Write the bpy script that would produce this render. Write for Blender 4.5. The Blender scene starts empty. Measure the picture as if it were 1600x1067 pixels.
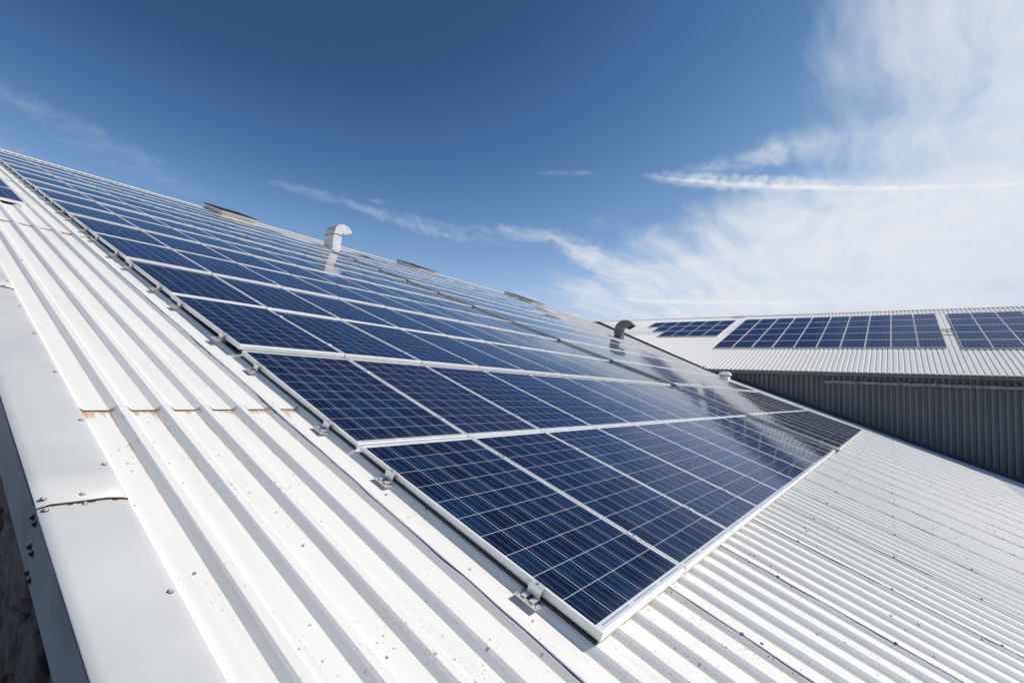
import bpy, bmesh, math, random
from mathutils import Vector, Matrix
random.seed(7)
S = bpy.context.scene
COL = S.collection
R = math.radians
TH = R(18.75)                       # pitch of both roofs
CT, ST = math.cos(TH), math.sin(TH)
GROUND = -5.6                       # world zero sits on the lower left corner of the big solar array

# ------------------------------------------------------------------ camera
cam = bpy.data.cameras.new("camera")
cam.sensor_width = 36.0
cam.lens = 17.555
cam.clip_start = 0.05
cam.clip_end = 6000
camo = bpy.data.objects.new("camera", cam)
COL.objects.link(camo)
cx = Vector((0.604, -0.795, 0.054)); cf = Vector((0.791, 0.607, 0.084)).normalized()
cx = (cx - cf * cx.dot(cf)).normalized()
cy = (-cf).cross(cx)
m = Matrix.Identity(4)
for i in range(3):
    m[i][0], m[i][1], m[i][2] = cx[i], cy[i], -cf[i]
m.translation = Vector((-1.907, -0.927, 0.968))
camo.matrix_world = m
S.camera = camo

# ------------------------------------------------------------------ exposure
S.view_settings.view_transform = 'Standard'
S.view_settings.look = 'None'
S.view_settings.exposure = 0.0
S.view_settings.gamma = 1.0
S.render.film_transparent = False
S.cycles.max_bounces = 8

# ------------------------------------------------------------------ sun
SUN = Vector((0.5005, -0.558, 0.663)).normalized()
sl = bpy.data.lights.new("sun", 'SUN')
sl.energy = 4.0
sl.angle = R(0.53)
sl.color = (1.0, 0.95, 0.875)
so = bpy.data.objects.new("sun", sl)
so.rotation_mode = 'QUATERNION'
so.rotation_quaternion = (-SUN).to_track_quat('-Z', 'Y')
so.location = (0, 0, 60)
COL.objects.link(so)

# ------------------------------------------------------------------ sky with cirrus
world = bpy.data.worlds.new("World")
S.world = world
world.use_nodes = True
NT = world.node_tree


class NG:
    """small helper for writing node graphs"""
    def __init__(self, nt):
        self.nt = nt

    def n(self, typ, **kw):
        nd = self.nt.nodes.new(typ)
        for k, v in kw.items():
            setattr(nd, k, v)
        return nd

    def put(self, sock, v):
        if isinstance(v, bpy.types.NodeSocket):
            self.nt.links.new(v, sock)
        elif v is not None:
            sock.default_value = v

    def math(self, op, a, b=None, c=None, clamp=False):
        nd = self.n('ShaderNodeMath', operation=op, use_clamp=clamp)
        for i, v in enumerate((a, b, c)):
            if v is not None:
                self.put(nd.inputs[i], v)
        return nd.outputs[0]

    def ramp(self, v, lo, hi, a=0.0, b=1.0, smooth=True):
        nd = self.n('ShaderNodeMapRange', interpolation_type='SMOOTHSTEP' if smooth else 'LINEAR')
        self.put(nd.inputs[0], v)
        for i, x in enumerate((lo, hi, a, b)):
            self.put(nd.inputs[i + 1], x)
        return nd.outputs[0]

    def comb(self, x=0.0, y=0.0, z=0.0):
        nd = self.n('ShaderNodeCombineXYZ')
        for i, v in enumerate((x, y, z)):
            self.put(nd.inputs[i], v)
        return nd.outputs[0]

    def sep(self, v):
        nd = self.n('ShaderNodeSeparateXYZ')
        self.put(nd.inputs[0], v)
        return nd.outputs

    def noise(self, vec, scale, detail=4.0, rough=0.55, dist=0.0, out=0):
        nd = self.n('ShaderNodeTexNoise')
        self.put(nd.inputs['Vector'], vec)
        nd.inputs['Scale'].default_value = scale
        nd.inputs['Detail'].default_value = detail
        nd.inputs['Roughness'].default_value = rough
        nd.inputs['Distortion'].default_value = dist
        return nd.outputs[out]

    def voronoi(self, vec, scale, feature='F1', out='Distance', rnd=1.0):
        nd = self.n('ShaderNodeTexVoronoi', feature=feature)
        self.put(nd.inputs['Vector'], vec)
        nd.inputs['Scale'].default_value = scale
        nd.inputs['Randomness'].default_value = rnd
        return nd.outputs[out]

    def mix(self, f, a, b):
        nd = self.n('ShaderNodeMix', data_type='RGBA')
        self.put(nd.inputs[0], f)
        self.put(nd.inputs[6], a)
        self.put(nd.inputs[7], b)
        return nd.outputs[2]

    def vmul(self, v, s):
        nd = self.n('ShaderNodeVectorMath', operation='MULTIPLY')
        self.put(nd.inputs[0], v)
        nd.inputs[1].default_value = s
        return nd.outputs[0]


def build_sky():
    g = NG(NT)
    bg = NT.nodes['Background']
    sky = g.n('ShaderNodeTexSky', sky_type='NISHITA')
    sky.sun_disc = False
    sky.sun_elevation = math.asin(SUN.z)
    sky.sun_rotation = math.atan2(SUN.x, SUN.y)
    sky.altitude = 0
    sky.air_density = 1.0
    sky.dust_density = 0.3
    sky.ozone_density = 2.5
    tc = g.n('ShaderNodeTexCoord')
    d = g.sep(tc.outputs['Generated'])
    az = g.math('MULTIPLY', g.math('ARCTAN2', d[1], d[0]), 57.29578)
    el = g.math('MULTIPLY', g.math('ARCSINE', d[2]), 57.29578)
    # cloud-layer coordinates: where the view ray meets a flat sheet overhead
    dz = g.math('ADD', g.math('MAXIMUM', d[2], 0.0), 0.12)
    P = g.comb(g.math('DIVIDE', d[0], dz), g.math('DIVIDE', d[1], dz), 0.0)
    warp = g.noise(P, 1.6, 3, 0.5, 0, out=1)
    vw = g.n('ShaderNodeVectorMath', operation='SUBTRACT')
    g.put(vw.inputs[0], warp); vw.inputs[1].default_value = (0.5, 0.5, 0.5)
    vs = g.n('ShaderNodeVectorMath', operation='SCALE')
    g.put(vs.inputs[0], vw.outputs[0]); vs.inputs['Scale'].default_value = 0.42
    va = g.n('ShaderNodeVectorMath', operation='ADD')
    g.put(va.inputs[0], P); g.put(va.inputs[1], vs.outputs[0])
    Pw = va.outputs[0]
    mp = g.n('ShaderNodeMapping')
    g.put(mp.inputs[0], Pw)
    mp.inputs['Rotation'].default_value = (0, 0, R(-28))
    mp.inputs['Scale'].default_value = (0.55, 2.6, 1)
    fib = g.noise(mp.outputs[0], 2.2, 9, 0.62)           # long fibres
    soft = g.noise(Pw, 1.3, 6, 0.55)                     # big soft patches
    fine = g.noise(Pw, 9.0, 6, 0.6)                      # mottling
    puff = g.noise(g.comb(az, el, 0.0), 0.9, 5, 0.6)     # small puffs of the trails

    def streak(a0, e0, ang, L, W, dens, kind, feather=0.75):
        # an elongated patch of cloud in azimuth / elevation
        da = g.math('SUBTRACT', az, a0); de = g.math('SUBTRACT', el, e0)
        c, s = math.cos(R(ang)), math.sin(R(ang))
        x = g.math('ADD', g.math('MULTIPLY', da, c / L), g.math('MULTIPLY', de, s / L))
        y = g.math('ADD', g.math('MULTIPLY', da, -s / W), g.math('MULTIPLY', de, c / W))
        wob = {'trail': (puff, 1.2), 'wisp': (puff, 1.3), 'mass': (soft, 1.6), 'veil': (soft, 1.5)}[kind]
        y = g.math('ADD', y, g.math('MULTIPLY', g.math('SUBTRACT', wob[0], 0.5), wob[1]))
        if kind in ('mass', 'veil'):
            x = g.math('ADD', x, g.math('MULTIPLY', g.math('SUBTRACT', fib, 0.5), 0.9))
        px_, py_ = {'trail': (2.6, 2.0), 'mass': (2.0, 1.7), 'wisp': (1.7, 1.3), 'veil': (1.6, 1.4)}[kind]
        r = g.math('ADD', g.math('POWER', g.math('ABSOLUTE', x), px_), g.math('POWER', g.math('ABSOLUTE', y), py_))
        msk = g.ramp(r, 1.0, 1.0 - feather)
        tex = {'trail': g.ramp(g.math('ADD', g.math('MULTIPLY', puff, 0.6), g.math('MULTIPLY', fine, 0.4)), 0.32, 0.64, 0.22, 1.0),
               'wisp': g.ramp(g.math('ADD', g.math('MULTIPLY', fib, 0.6), g.math('MULTIPLY', fine, 0.4)), 0.34, 0.66, 0.0, 1.0),
               'mass': g.ramp(g.math('ADD', g.math('MULTIPLY', fib, 0.62), g.math('MULTIPLY', soft, 0.38)), 0.29, 0.64, 0.32, 1.0),
               'veil': g.ramp(g.math('ADD', g.math('MULTIPLY', fib, 0.65), g.math('MULTIPLY', soft, 0.35)), 0.27, 0.66, 0.46, 1.0)}[kind]
        return g.math('MULTIPLY', g.math('MULTIPLY', msk, tex), dens)

    STREAKS = [
        (0.1, 23.4, -170.3, 13.0, 2.4, 0.55, 'mass', 0.95),
        (-11.0, 32.5, 158.0, 23.0, 11.5, 0.62, 'veil', 1.0),
        (-16.0, 27.0, -160.0, 22.0, 13.0, 0.94, 'veil', 1.0),
        (7.0, 13.2, 179.0, 30.0, 7.4, 0.80, 'mass', 1.0),
        (7.2, 10.2, 179.1, 32.0, 6.4, 0.78, 'veil', 1.0),
        (3.0, 17.6, -176.5, 19.0, 5.2, 0.70, 'mass', 1.0),
        (-6.0, 17.5, -176.5, 22.0, 10.0, 0.82, 'veil', 1.0),
        (11.3, 23.9, 176.5, 9.2, 1.5, 0.60, 'wisp', 0.95),
        (37.1, 17.0, -176.7, 7.5, 1.1, 0.38, 'wisp', 0.95),
        (28.1, 14.1, -151.0, 9.0, 2.2, 0.70, 'wisp', 0.95),
        (60.0, 18.6, -175.6, 6.0, 0.8, 0.26, 'wisp', 0.95),
        (48.0, 17.0, -172.7, 11.6, 1.15, 0.36, 'wisp', 0.95),
        (78.9, 18.7, -166.8, 11.5, 1.6, 0.20, 'wisp', 0.95),
        (84.0, 15.8, -166.8, 8.5, 1.2, 0.16, 'wisp', 0.95),
        (53.7, 18.95, -179.0, 1.3, 0.40, 0.25, 'wisp', 1.0),
        (32.2, 23.6, 179.2, 4.1, 0.33, 0.14, 'trail', 1.0),
        (16.6, 8.0, 178.3, 36.0, 3.0, 0.40, 'veil', 1.0),
        (-60.0, 26.0, 160.0, 34.0, 12.0, 0.35, 'mass', 1.0),  # cloud outside the view, added for neutral fill light
    ]
    TRAILS = [
        (5.2, 20.3, -170.6, 19.2, 0.29, 0.78, 'trail', 0.95),
        (13.2, 21.8, -172.1, 11.0, 0.95, 0.62, 'trail', 0.95),
        (15.7, 9.75, -178.2, 12.5, 0.30, 0.55, 'trail', 0.9),
    ]
    keep = None
    for st in STREAKS:
        k = g.math('SUBTRACT', 1.0, streak(*st), clamp=True)
        keep = k if keep is None else g.math('MULTIPLY', keep, k)
    cov = g.math('SUBTRACT', 1.0, keep, clamp=True)
    cov = g.math('MULTIPLY', cov, g.ramp(fine, 0.25, 0.6, 0.86, 1.0))
    # deepen the clear sky the way a polarising filter does, following its own luminance
    lum = g.math('MULTIPLY', g.sep(sky.outputs[0])[1], 0.125)
    cr = g.n('ShaderNodeValToRGB')
    els = cr.color_ramp.elements
    STOPS = ((0.0, (0.012, 0.04, 0.12)), (0.206, (0.036, 0.089, 0.216)), (0.25, (0.060, 0.147, 0.345)), (0.32, (0.125, 0.26, 0.50)),
             (0.42, (0.26, 0.425, 0.685)), (0.52, (0.40, 0.545, 0.76)), (0.75, (0.50, 0.61, 0.77)), (1.0, (0.54, 0.63, 0.76)))
    els[0].position, els[0].color = STOPS[0][0], STOPS[0][1] + (1,)
    els[1].position, els[1].color = STOPS[-1][0], STOPS[-1][1] + (1,)
    for p_, c_ in STOPS[1:-1]:
        e_ = els.new(p_); e_.color = c_ + (1,)
    g.put(cr.inputs[0], lum)
    clear = g.vmul(cr.outputs[0], (1 / SKY_STRENGTH,) * 3)
    cloud = g.mix(cov, clear, CLOUD)
    for st in TRAILS:
        cloud = g.mix(streak(*st), cloud, TRAIL)
    g.put(bg.inputs[0], cloud)
    bg.inputs[1].default_value = SKY_STRENGTH


SKY_STRENGTH = 0.12
CLOUD = (6.5, 6.75, 7.2, 1)
TRAIL = (7.4, 7.5, 7.75, 1)
build_sky()

# ------------------------------------------------------------------ materials


def new_mat(name):
    mt = bpy.data.materials.new(name)
    mt.use_nodes = True
    g = NG(mt.node_tree)
    return mt, g, mt.node_tree.nodes['Principled BSDF']


def bump(g, b, h, strength=0.3, dist=0.01):
    nd = g.n('ShaderNodeBump')
    nd.inputs['Strength'].default_value = strength
    nd.inputs['Distance'].default_value = dist
    g.put(nd.inputs['Height'], h)
    g.put(b.inputs['Normal'], nd.outputs[0])


def simple(name, col, rough=0.5, metal=0.0, var=0.12, scale=6.0, bmp=0.0):
    mt, g, b = new_mat(name)
    tc = g.n('ShaderNodeTexCoord')
    nz = g.noise(tc.outputs['Object'], scale, 5, 0.6)
    c2 = tuple(x * (1 - var * 1.6) for x in col) + (1,)
    c1 = tuple(min(1, x * (1 + var * 0.5)) for x in col) + (1,)
    g.put(b.inputs['Base Color'], g.mix(g.ramp(nz, 0.3, 0.7), c2, c1))
    g.put(b.inputs['Roughness'], g.ramp(nz, 0.3, 0.7, rough * 0.85, min(1, rough * 1.15)))
    b.inputs['Metallic'].default_value = metal
    if bmp:
        bump(g, b, g.noise(tc.outputs['Object'], scale * 5, 4), bmp, 0.01)
    return mt


NC, NP = -0.058, -0.092                       # level of rib crowns and pans below the glass of the panels
RIB_L, RIB_R = 0.206, 0.1995           # rib pitch left / right of u = 0.83
LAPS = (-3.83, 2.465, 8.76, 15.05, 21.35)


def roof_paint(name, base, near):
    """white coated steel sheet: dust, lichen specks, rust at the sheet laps"""
    mt, g, b = new_mat(name)
    tc = g.n('ShaderNodeTexCoord')
    ob = tc.outputs['Object']
    x, y, z = g.sep(ob)
    flat = g.comb(x, y, 0.0)
    big = g.noise(flat, 0.7, 5, 0.6)
    run = g.noise(g.comb(g.math('MULTIPLY', x, 14.0), g.math('MULTIPLY', y, 0.55), 0.0), 1.0, 5, 0.6)
    fine = g.noise(flat, 60, 3, 0.6)
    dust = g.math('MULTIPLY', g.ramp(run, 0.42, 0.78), g.ramp(big, 0.35, 0.7, 0.15, 0.8))
    dust = g.math('ADD', g.math('MULTIPLY', dust, 0.62), g.math('MULTIPLY', g.ramp(fine, 0.45, 0.8), 0.10), clamp=True)
    col = g.mix(dust, base + (1,), (base[0] * 0.72, base[1] * 0.70, base[2] * 0.66, 1))
    # specks: bird lime, lichen and grit, in clusters
    clus = g.ramp(g.noise(flat, 1.7, 3, 0.6), 0.47, 0.66)
    for sc, thr, rad, cc, mul in ((26, 0.72, 0.15, (0.25, 0.21, 0.17, 1), 0.85), (60, 0.66, 0.18, (0.30, 0.26, 0.21, 1), 0.7),
                                  (15, 0.93, 0.10, (0.09, 0.08, 0.07, 1), 0.9)):
        wv = g.n('ShaderNodeVectorMath', operation='ADD')
        g.put(wv.inputs[0], flat)
        g.put(wv.inputs[1], g.vmul(g.noise(flat, sc * 2.5, 2, 0.5, 0, 1), (0.35 / sc,) * 3))
        vd = g.n('ShaderNodeTexVoronoi', feature='F1', voronoi_dimensions='2D')
        g.put(vd.inputs['Vector'], wv.outputs[0]); vd.inputs['Scale'].default_value = sc
        cr = g.sep(vd.outputs['Color'])
        r_ = g.math('MULTIPLY', g.ramp(cr[0], thr, 1.0, 0.0, 1.0, False), rad)
        spot = g.ramp(g.math('SUBTRACT', vd.outputs['Distance'], r_), 0.035, -0.02)
        spot = g.math('MULTIPLY', spot, g.math('GREATER_THAN', cr[0], thr))
        lim = g.math('ADD', g.math('MULTIPLY', cr[1], 0.75), 0.02)
        spot = g.math('MULTIPLY', spot, g.math('GREATER_THAN', clus, lim))
        col = g.mix(g.math('MULTIPLY', spot, mul), col, cc)
    if near:
        # rust bleeding from the sheet ends
        rust = None
        for lv in LAPS[1:3]:
            dd = g.math('SUBTRACT', lv, y)
            ku = g.noise(g.comb(g.math('MULTIPLY', x, 7.0), lv, 0.0), 1.0, 4, 0.65)
            reach = g.ramp(ku, 0.42, 0.70, 0.012, 0.34)
            k1 = g.math('MULTIPLY', g.ramp(g.math('DIVIDE', dd, reach), 1.0, 0.1), g.math('GREATER_THAN', dd, 0.0))
            k1 = g.math('MULTIPLY', k1, g.ramp(g.noise(g.comb(g.math('MULTIPLY', x, 60.0), g.math('MULTIPLY', y, 9.0), 0.0), 1.0, 4, 0.6), 0.30, 0.58))
            # thin streaks running down the foot of a rib
            ph = g.math('FRACT', g.math('DIVIDE', g.math('ADD', x, 0.2 + 0.054), RIB_L))
            line = g.ramp(g.math('ABSOLUTE', g.math('SUBTRACT', ph, g.ramp(g.noise(flat, 6, 2), 0.3, 0.7, 0.0, 0.012))), 0.026, 0.006)
            cell = g.math('FLOOR', g.math('DIVIDE', g.math('ADD', x, 0.254), RIB_L))
            wn = g.n('ShaderNodeTexWhiteNoise', noise_dimensions='2D')
            g.put(wn.inputs['Vector'], g.comb(cell, lv, 0.0))
            on = g.math('GREATER_THAN', wn.outputs[0], 0.22)
            fade = g.math('MULTIPLY', g.ramp(dd, 1.5, 0.1), g.math('GREATER_THAN', dd, 0.0))
            k2 = g.math('MULTIPLY', g.math('MULTIPLY', line, on), g.math('MULTIPLY', fade, g.math('LESS_THAN', x, 0.02)))
            k2 = g.math('MULTIPLY', k2, g.ramp(g.noise(g.comb(x, g.math('MULTIPLY', y, 6.0), 0.0), 2.0, 4), 0.36, 0.6, 0.25, 0.9))
            k1 = g.math('MULTIPLY', k1, g.math('LESS_THAN', z, NC - 0.014))
            k = g.math('MAXIMUM', g.math('MULTIPLY', k1, 0.9), k2)
            rust = k if rust is None else g.math('MAXIMUM', rust, k)
        rc = g.mix(g.noise(flat, 40, 3), (0.42, 0.16, 0.045, 1), (0.62, 0.33, 0.13, 1))
        col = g.mix(rust, col, rc)
    g.put(b.inputs['Base Color'], col)
    g.put(b.inputs['Roughness'], g.ramp(big, 0.3, 0.7, 0.42, 0.58))
    b.inputs['Specular IOR Level'].default_value = 0.35
    h = g.math('ADD', g.noise(flat, 2.2, 3), g.math('MULTIPLY', fine, 0.04))
    bump(g, b, h, 0.10, 0.02)
    return mt


def cell_mat(W, L, name, ior=1.30, lines=1.0, uv=False):
    """polycrystalline cells behind glass; local x across, y along the panel"""
    mt, g, b = new_mat(name)
    tc = g.n('ShaderNodeTexCoord')
    x, y, z = g.sep(tc.outputs['UV' if uv else 'Object'])
    if uv:                                    # merged panels: each carries its own offset in whole units of ten
        w_ = g.n('ShaderNodeTexWhiteNoise', noise_dimensions='1D')
        g.put(w_.inputs['W'], g.math('FLOOR', g.math('DIVIDE', x, 10.0)))
        rnd = w_.outputs[0]
        x = g.math('MODULO', x, 10.0)
    else:
        rnd = g.n('ShaderNodeObjectInfo').outputs['Random']
    x0, x1, y0, y1 = 0.0155, W - 0.0155, 0.044, L - 0.024
    cw, cl = (x1 - x0) / 6, (y1 - y0) / 10
    fx = g.math('DIVIDE', g.math('SUBTRACT', x, x0), cw)
    fy = g.math('DIVIDE', g.math('SUBTRACT', y, y0), cl)
    ix, iy = g.math('FLOOR', fx), g.math('FLOOR', fy)
    ux = g.math('SUBTRACT', fx, ix); uy = g.math('SUBTRACT', fy, iy)
    wn = g.n('ShaderNodeTexWhiteNoise', noise_dimensions='3D')
    g.put(wn.inputs['Vector'], g.comb(ix, iy, g.math('MULTIPLY', rnd, 91.7)))
    cr = g.sep(wn.outputs['Color'])
    # flake pattern of the silicon
    vv = g.n('ShaderNodeTexVoronoi', feature='F1')
    g.put(vv.inputs['Vector'], g.comb(g.math('ADD', x, g.math('MULTIPLY', cr[0], 9.0)), g.math('ADD', y, g.math('MULTIPLY', rnd, 7.0)), 0.0))
    vv.inputs['Scale'].default_value = 75
    fl = g.sep(vv.outputs['Color'])[0]
    n1 = g.noise(g.comb(g.math('ADD', x, g.math('MULTIPLY', cr[1], 5.0)), y, rnd), 9, 4, 0.6)
    dark = (0.0042, 0.0068, 0.0185, 1)
    lite = (0.009, 0.030, 0.072, 1)
    t = g.math('ADD', g.math('MULTIPLY', g.math('POWER', cr[2], 2.0), 0.60), g.math('MULTIPLY', g.math('SUBTRACT', n1, 0.46), 1.8))
    t = g.math('ADD', t, g.math('MULTIPLY', g.math('SUBTRACT', fl, 0.5), 0.22))
    t = g.math('ADD', t, g.math('MULTIPLY', g.math('SUBTRACT', rnd, 0.5), 0.30), clamp=True)
    col = g.mix(t, dark, lite)
    odd = g.math('GREATER_THAN', g.math('FRACT', g.math('MULTIPLY', rnd, 7.31)), 0.80)
    col = g.mix(g.math('MULTIPLY', odd, g.math('ADD', 0.35, g.math('MULTIPLY', cr[1], 0.35))), col, (0.018, 0.016, 0.030, 1))
    # thin fingers across, three busbars along
    bus = None
    for c in (1 / 6, 0.5, 5 / 6):
        k = g.ramp(g.math('ABSOLUTE', g.math('SUBTRACT', ux, c)), 0.0085, 0.0055)
        bus = k if bus is None else g.math('MAXIMUM', bus, k)
    fing = g.math('ABSOLUTE', g.math('SUBTRACT', g.math('FRACT', g.math('MULTIPLY', uy, 52.0)), 0.5))
    col = g.mix(g.math('MULTIPLY', g.ramp(fing, 0.40, 0.5), 0.10 * lines), col, (0.09, 0.13, 0.22, 1))
    col = g.mix(g.math('MULTIPLY', bus, 0.62 * lines), col, (0.25, 0.31, 0.45, 1))
    # gaps between the cells show the white backsheet
    ex = g.math('MULTIPLY', g.math('MINIMUM', ux, g.math('SUBTRACT', 1.0, ux)), cw)
    ey = g.math('MULTIPLY', g.math('MINIMUM', uy, g.math('SUBTRACT', 1.0, uy)), cl)
    gap = g.math('MULTIPLY', g.math('MAXIMUM', g.ramp(ex, 0.0019, 0.0012), g.ramp(ey, 0.0017, 0.0010)), 0.55 + 0.45 * lines)
    inx = g.math('MULTIPLY', g.math('GREATER_THAN', x, x0), g.math('LESS_THAN', x, x1))
    iny = g.math('MULTIPLY', g.math('GREATER_THAN', y, y0), g.math('LESS_THAN', y, y1))
    outside = g.math('SUBTRACT', 1.0, g.math('MULTIPLY', inx, iny))
    white = g.math('MAXIMUM', gap, outside)
    col = g.mix(white, col, (0.62, 0.64, 0.67, 1))
    # interconnect ribbons in the lower margin
    ry = g.ramp(g.math('ABSOLUTE', g.math('SUBTRACT', y, 0.029)), 0.0055, 0.0035)
    rx = g.math('MULTIPLY', g.math('GREATER_THAN', g.math('FRACT', g.math('MULTIPLY', fx, 0.5)), 0.09), g.math('LESS_THAN', g.math('FRACT', g.math('MULTIPLY', fx, 0.5)), 0.93))
    rib = g.math('MULTIPLY', g.math('MULTIPLY', ry, rx), inx)
    col = g.mix(g.math('MULTIPLY', rib, 0.85), col, (0.28, 0.31, 0.38, 1))
    # dust on the glass, a few droppings
    dn = g.noise(g.comb(x, y, g.math('MULTIPLY', rnd, 31.0)), 5.0, 6, 0.65)
    dustm = g.math('MULTIPLY', g.ramp(dn, 0.40, 0.85), 0.012)
    edge = g.math('MULTIPLY', g.ramp(y, 0.13, 0.04), 0.035)
    col = g.mix(g.math('ADD', dustm, edge), col, (0.34, 0.33, 0.31, 1))
    vd = g.n('ShaderNodeTexVoronoi', feature='F1', voronoi_dimensions='3D')
    g.put(vd.inputs['Vector'], g.comb(g.math('ADD', x, g.math('MULTIPLY', g.noise(tc.outputs['Object'], 40, 2), 0.02)), y, g.math('MULTIPLY', rnd, 50.0)))
    vd.inputs['Scale'].default_value = 4.0
    drop = g.math('MULTIPLY', g.ramp(vd.outputs['Distance'], 0.075, 0.035), g.math('GREATER_THAN', g.sep(vd.outputs['Color'])[0], 0.955))
    col = g.mix(g.math('MULTIPLY', drop, 0.8), col, (0.6, 0.58, 0.55, 1))
    g.put(b.inputs['Base Color'], col)
    b.inputs['Roughness'].default_value = 0.6
    b.inputs['Specular IOR Level'].default_value = 0.0
    # antireflection-coated glass: bluish mirror that turns white only at grazing angles
    fr = g.n('ShaderNodeFresnel')
    fr.inputs['IOR'].default_value = ior
    gl = g.n('ShaderNodeBsdfGlossy')
    g.put(gl.inputs['Color'], g.mix(g.ramp(fr.outputs[0], 0.22, 0.62), (0.46, 0.56, 0.84, 1), (0.97, 0.98, 1.0, 1)))
    g.put(gl.inputs['Roughness'], g.ramp(dn, 0.3, 0.8, 0.05, 0.085))
    ms = g.n('ShaderNodeMixShader')
    g.put(ms.inputs[0], fr.outputs[0])
    g.put(ms.inputs[1], b.outputs[0])
    g.put(ms.inputs[2], gl.outputs[0])
    g.put(mt.node_tree.nodes['Material Output'].inputs['Surface'], ms.outputs[0])
    return mt


def stone_mat():
    mt, g, b = new_mat('rubble_stone')
    tc = g.n('ShaderNodeTexCoord')
    ob = tc.outputs['Object']
    n1 = g.noise(ob, 9, 6, 0.7)
    n2 = g.noise(ob, 60, 4, 0.7)
    at = g.n('ShaderNodeAttribute', attribute_name='tone')
    n3 = g.noise(ob, 24, 6, 0.75)
    c = g.mix(at.outputs['Fac'], (0.16, 0.13, 0.12, 1), (0.36, 0.29, 0.25, 1))
    c = g.mix(g.math('MULTIPLY', g.ramp(n1, 0.40, 0.62), 0.7), c, (0.11, 0.092, 0.096, 1))
    c = g.mix(g.math('MULTIPLY', g.ramp(n3, 0.48, 0.62), 0.5), c, (0.045, 0.038, 0.038, 1))
    c = g.mix(g.math('MULTIPLY', g.ramp(n2, 0.56, 0.70), 0.6), c, (0.34, 0.29, 0.25, 1))
    c = g.mix(g.ramp(at.outputs['Fac'], 0.26, 0.04), c, (0.006, 0.005, 0.005, 1))
    g.put(b.inputs['Base Color'], c)
    b.inputs['Roughness'].default_value = 0.95
    bump(g, b, g.math('ADD', n3, g.math('MULTIPLY', n2, 0.6)), 1.0, 0.03)
    return mt


def clad_mat(name, base):
    mt, g, b = new_mat(name)
    tc = g.n('ShaderNodeTexCoord')
    x, y, z = g.sep(tc.outputs['Object'])
    st = g.noise(g.comb(g.math('MULTIPLY', x, 6.0), g.math('MULTIPLY', y, 6.0), g.math('MULTIPLY', z, 0.7)), 1.0, 5, 0.6)
    wn = g.n('ShaderNodeTexWhiteNoise', noise_dimensions='1D')
    g.put(wn.inputs['W'], g.math('FLOOR', g.math('DIVIDE', y, 0.205)))
    tint = g.mix(wn.outputs[0], (base[0] * 0.88, base[1] * 0.95, base[2] * 0.95, 1), (base[0] * 1.1, base[1] * 1.0, base[2] * 1.08, 1))
    c = g.mix(g.math('MULTIPLY', g.ramp(st, 0.45, 0.75), 0.6), tint, (base[0] * 0.55, base[1] * 0.55, base[2] * 0.55, 1))
    g.put(b.inputs['Base Color'], c)
    b.inputs['Roughness'].default_value = 0.55
    return mt


M = {}
M['roof'] = roof_paint('white_roof_paint', (0.80, 0.780, 0.733), True)
M['far_roof'] = roof_paint('weathered_white_roof_paint', (0.83, 0.795, 0.745), False)
M['lap'] = simple('rusty_sheet_edge', (0.10, 0.055, 0.035), 0.9, 0, 0.5, 25)
M['gap'] = simple('dark_joint', (0.035, 0.035, 0.038), 0.9, 0, 0.4, 30)
M['flash'] = simple('light_grey_flashing', (0.60, 0.598, 0.58), 0.40, 0, 0.05, 1.6)
M['board'] = simple('slate_grey_coated_steel', (0.33, 0.345, 0.355), 0.42, 0, 0.10, 3)
M['shadow_navy'] = simple('dark_blue_grey_shadow', (0.045, 0.06, 0.09), 0.5, 0, 0.1, 5)
M['alu'] = simple('anodised_aluminium', (0.88, 0.87, 0.85), 0.50, 0.30, 0.03, 9)
M['alu_bright'] = simple('bright_clamp_aluminium', (0.80, 0.79, 0.78), 0.36, 0.45, 0.08, 20)
M['zinc'] = simple('zinc_screw', (0.55, 0.54, 0.52), 0.4, 0.7, 0.2, 60)
M['rubber'] = simple('black_rubber_and_gap_shade', (0.02, 0.021, 0.024), 0.7, 0, 0.2, 40)
M['galv'] = simple('galvanised_duct', (0.60, 0.605, 0.605), 0.45, 0.15, 0.10, 5)
M['galv_dull'] = simple('dull_galvanised_duct', (0.13, 0.138, 0.145), 0.5, 0.25, 0.12, 5)
M['white'] = simple('white_painted_metal', (0.80, 0.79, 0.77), 0.45, 0, 0.06, 5)
M['rustpaint'] = simple('rust_patch', (0.42, 0.15, 0.06), 0.85, 0, 0.3, 20)
M['cream'] = simple('cream_upstand', (0.58, 0.53, 0.46), 0.5, 0, 0.12, 6)
M['black'] = simple('black_cover_and_gap_shade', (0.012, 0.012, 0.013), 0.7, 0, 0.2, 10)
M['red'] = simple('red_oxide_board', (0.20, 0.07, 0.05), 0.8, 0, 0.3, 8)
M['clad'] = clad_mat('charcoal_cladding', (0.152, 0.162, 0.163))
M['gutter'] = simple('charcoal_gutter', (0.13, 0.138, 0.145), 0.5, 0, 0.15, 2)
M['track'] = simple('weathered_grey_track', (0.28, 0.29, 0.29), 0.55, 0.1, 0.35, 7)
M['stone'] = stone_mat()
M['render'] = simple('grey_render', (0.22, 0.21, 0.20), 0.9, 0, 0.2, 1.5, 0.3)
M['yard'] = simple('yard_gravel', (0.20, 0.19, 0.17), 0.95, 0, 0.3, 0.6, 0.4)
W0, L0 = 0.992, 1.735
W1, L1 = 0.992, 1.672
M['cells'] = cell_mat(W0, L0, 'solar_cells')
M['far_cells'] = cell_mat(W1, L1, 'solar_cells_far_roof', 1.20, 0.35)
M['merged_cells'] = cell_mat(W0, L0, 'solar_cells_merged', uv=True)

# ------------------------------------------------------------------ object helpers


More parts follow.
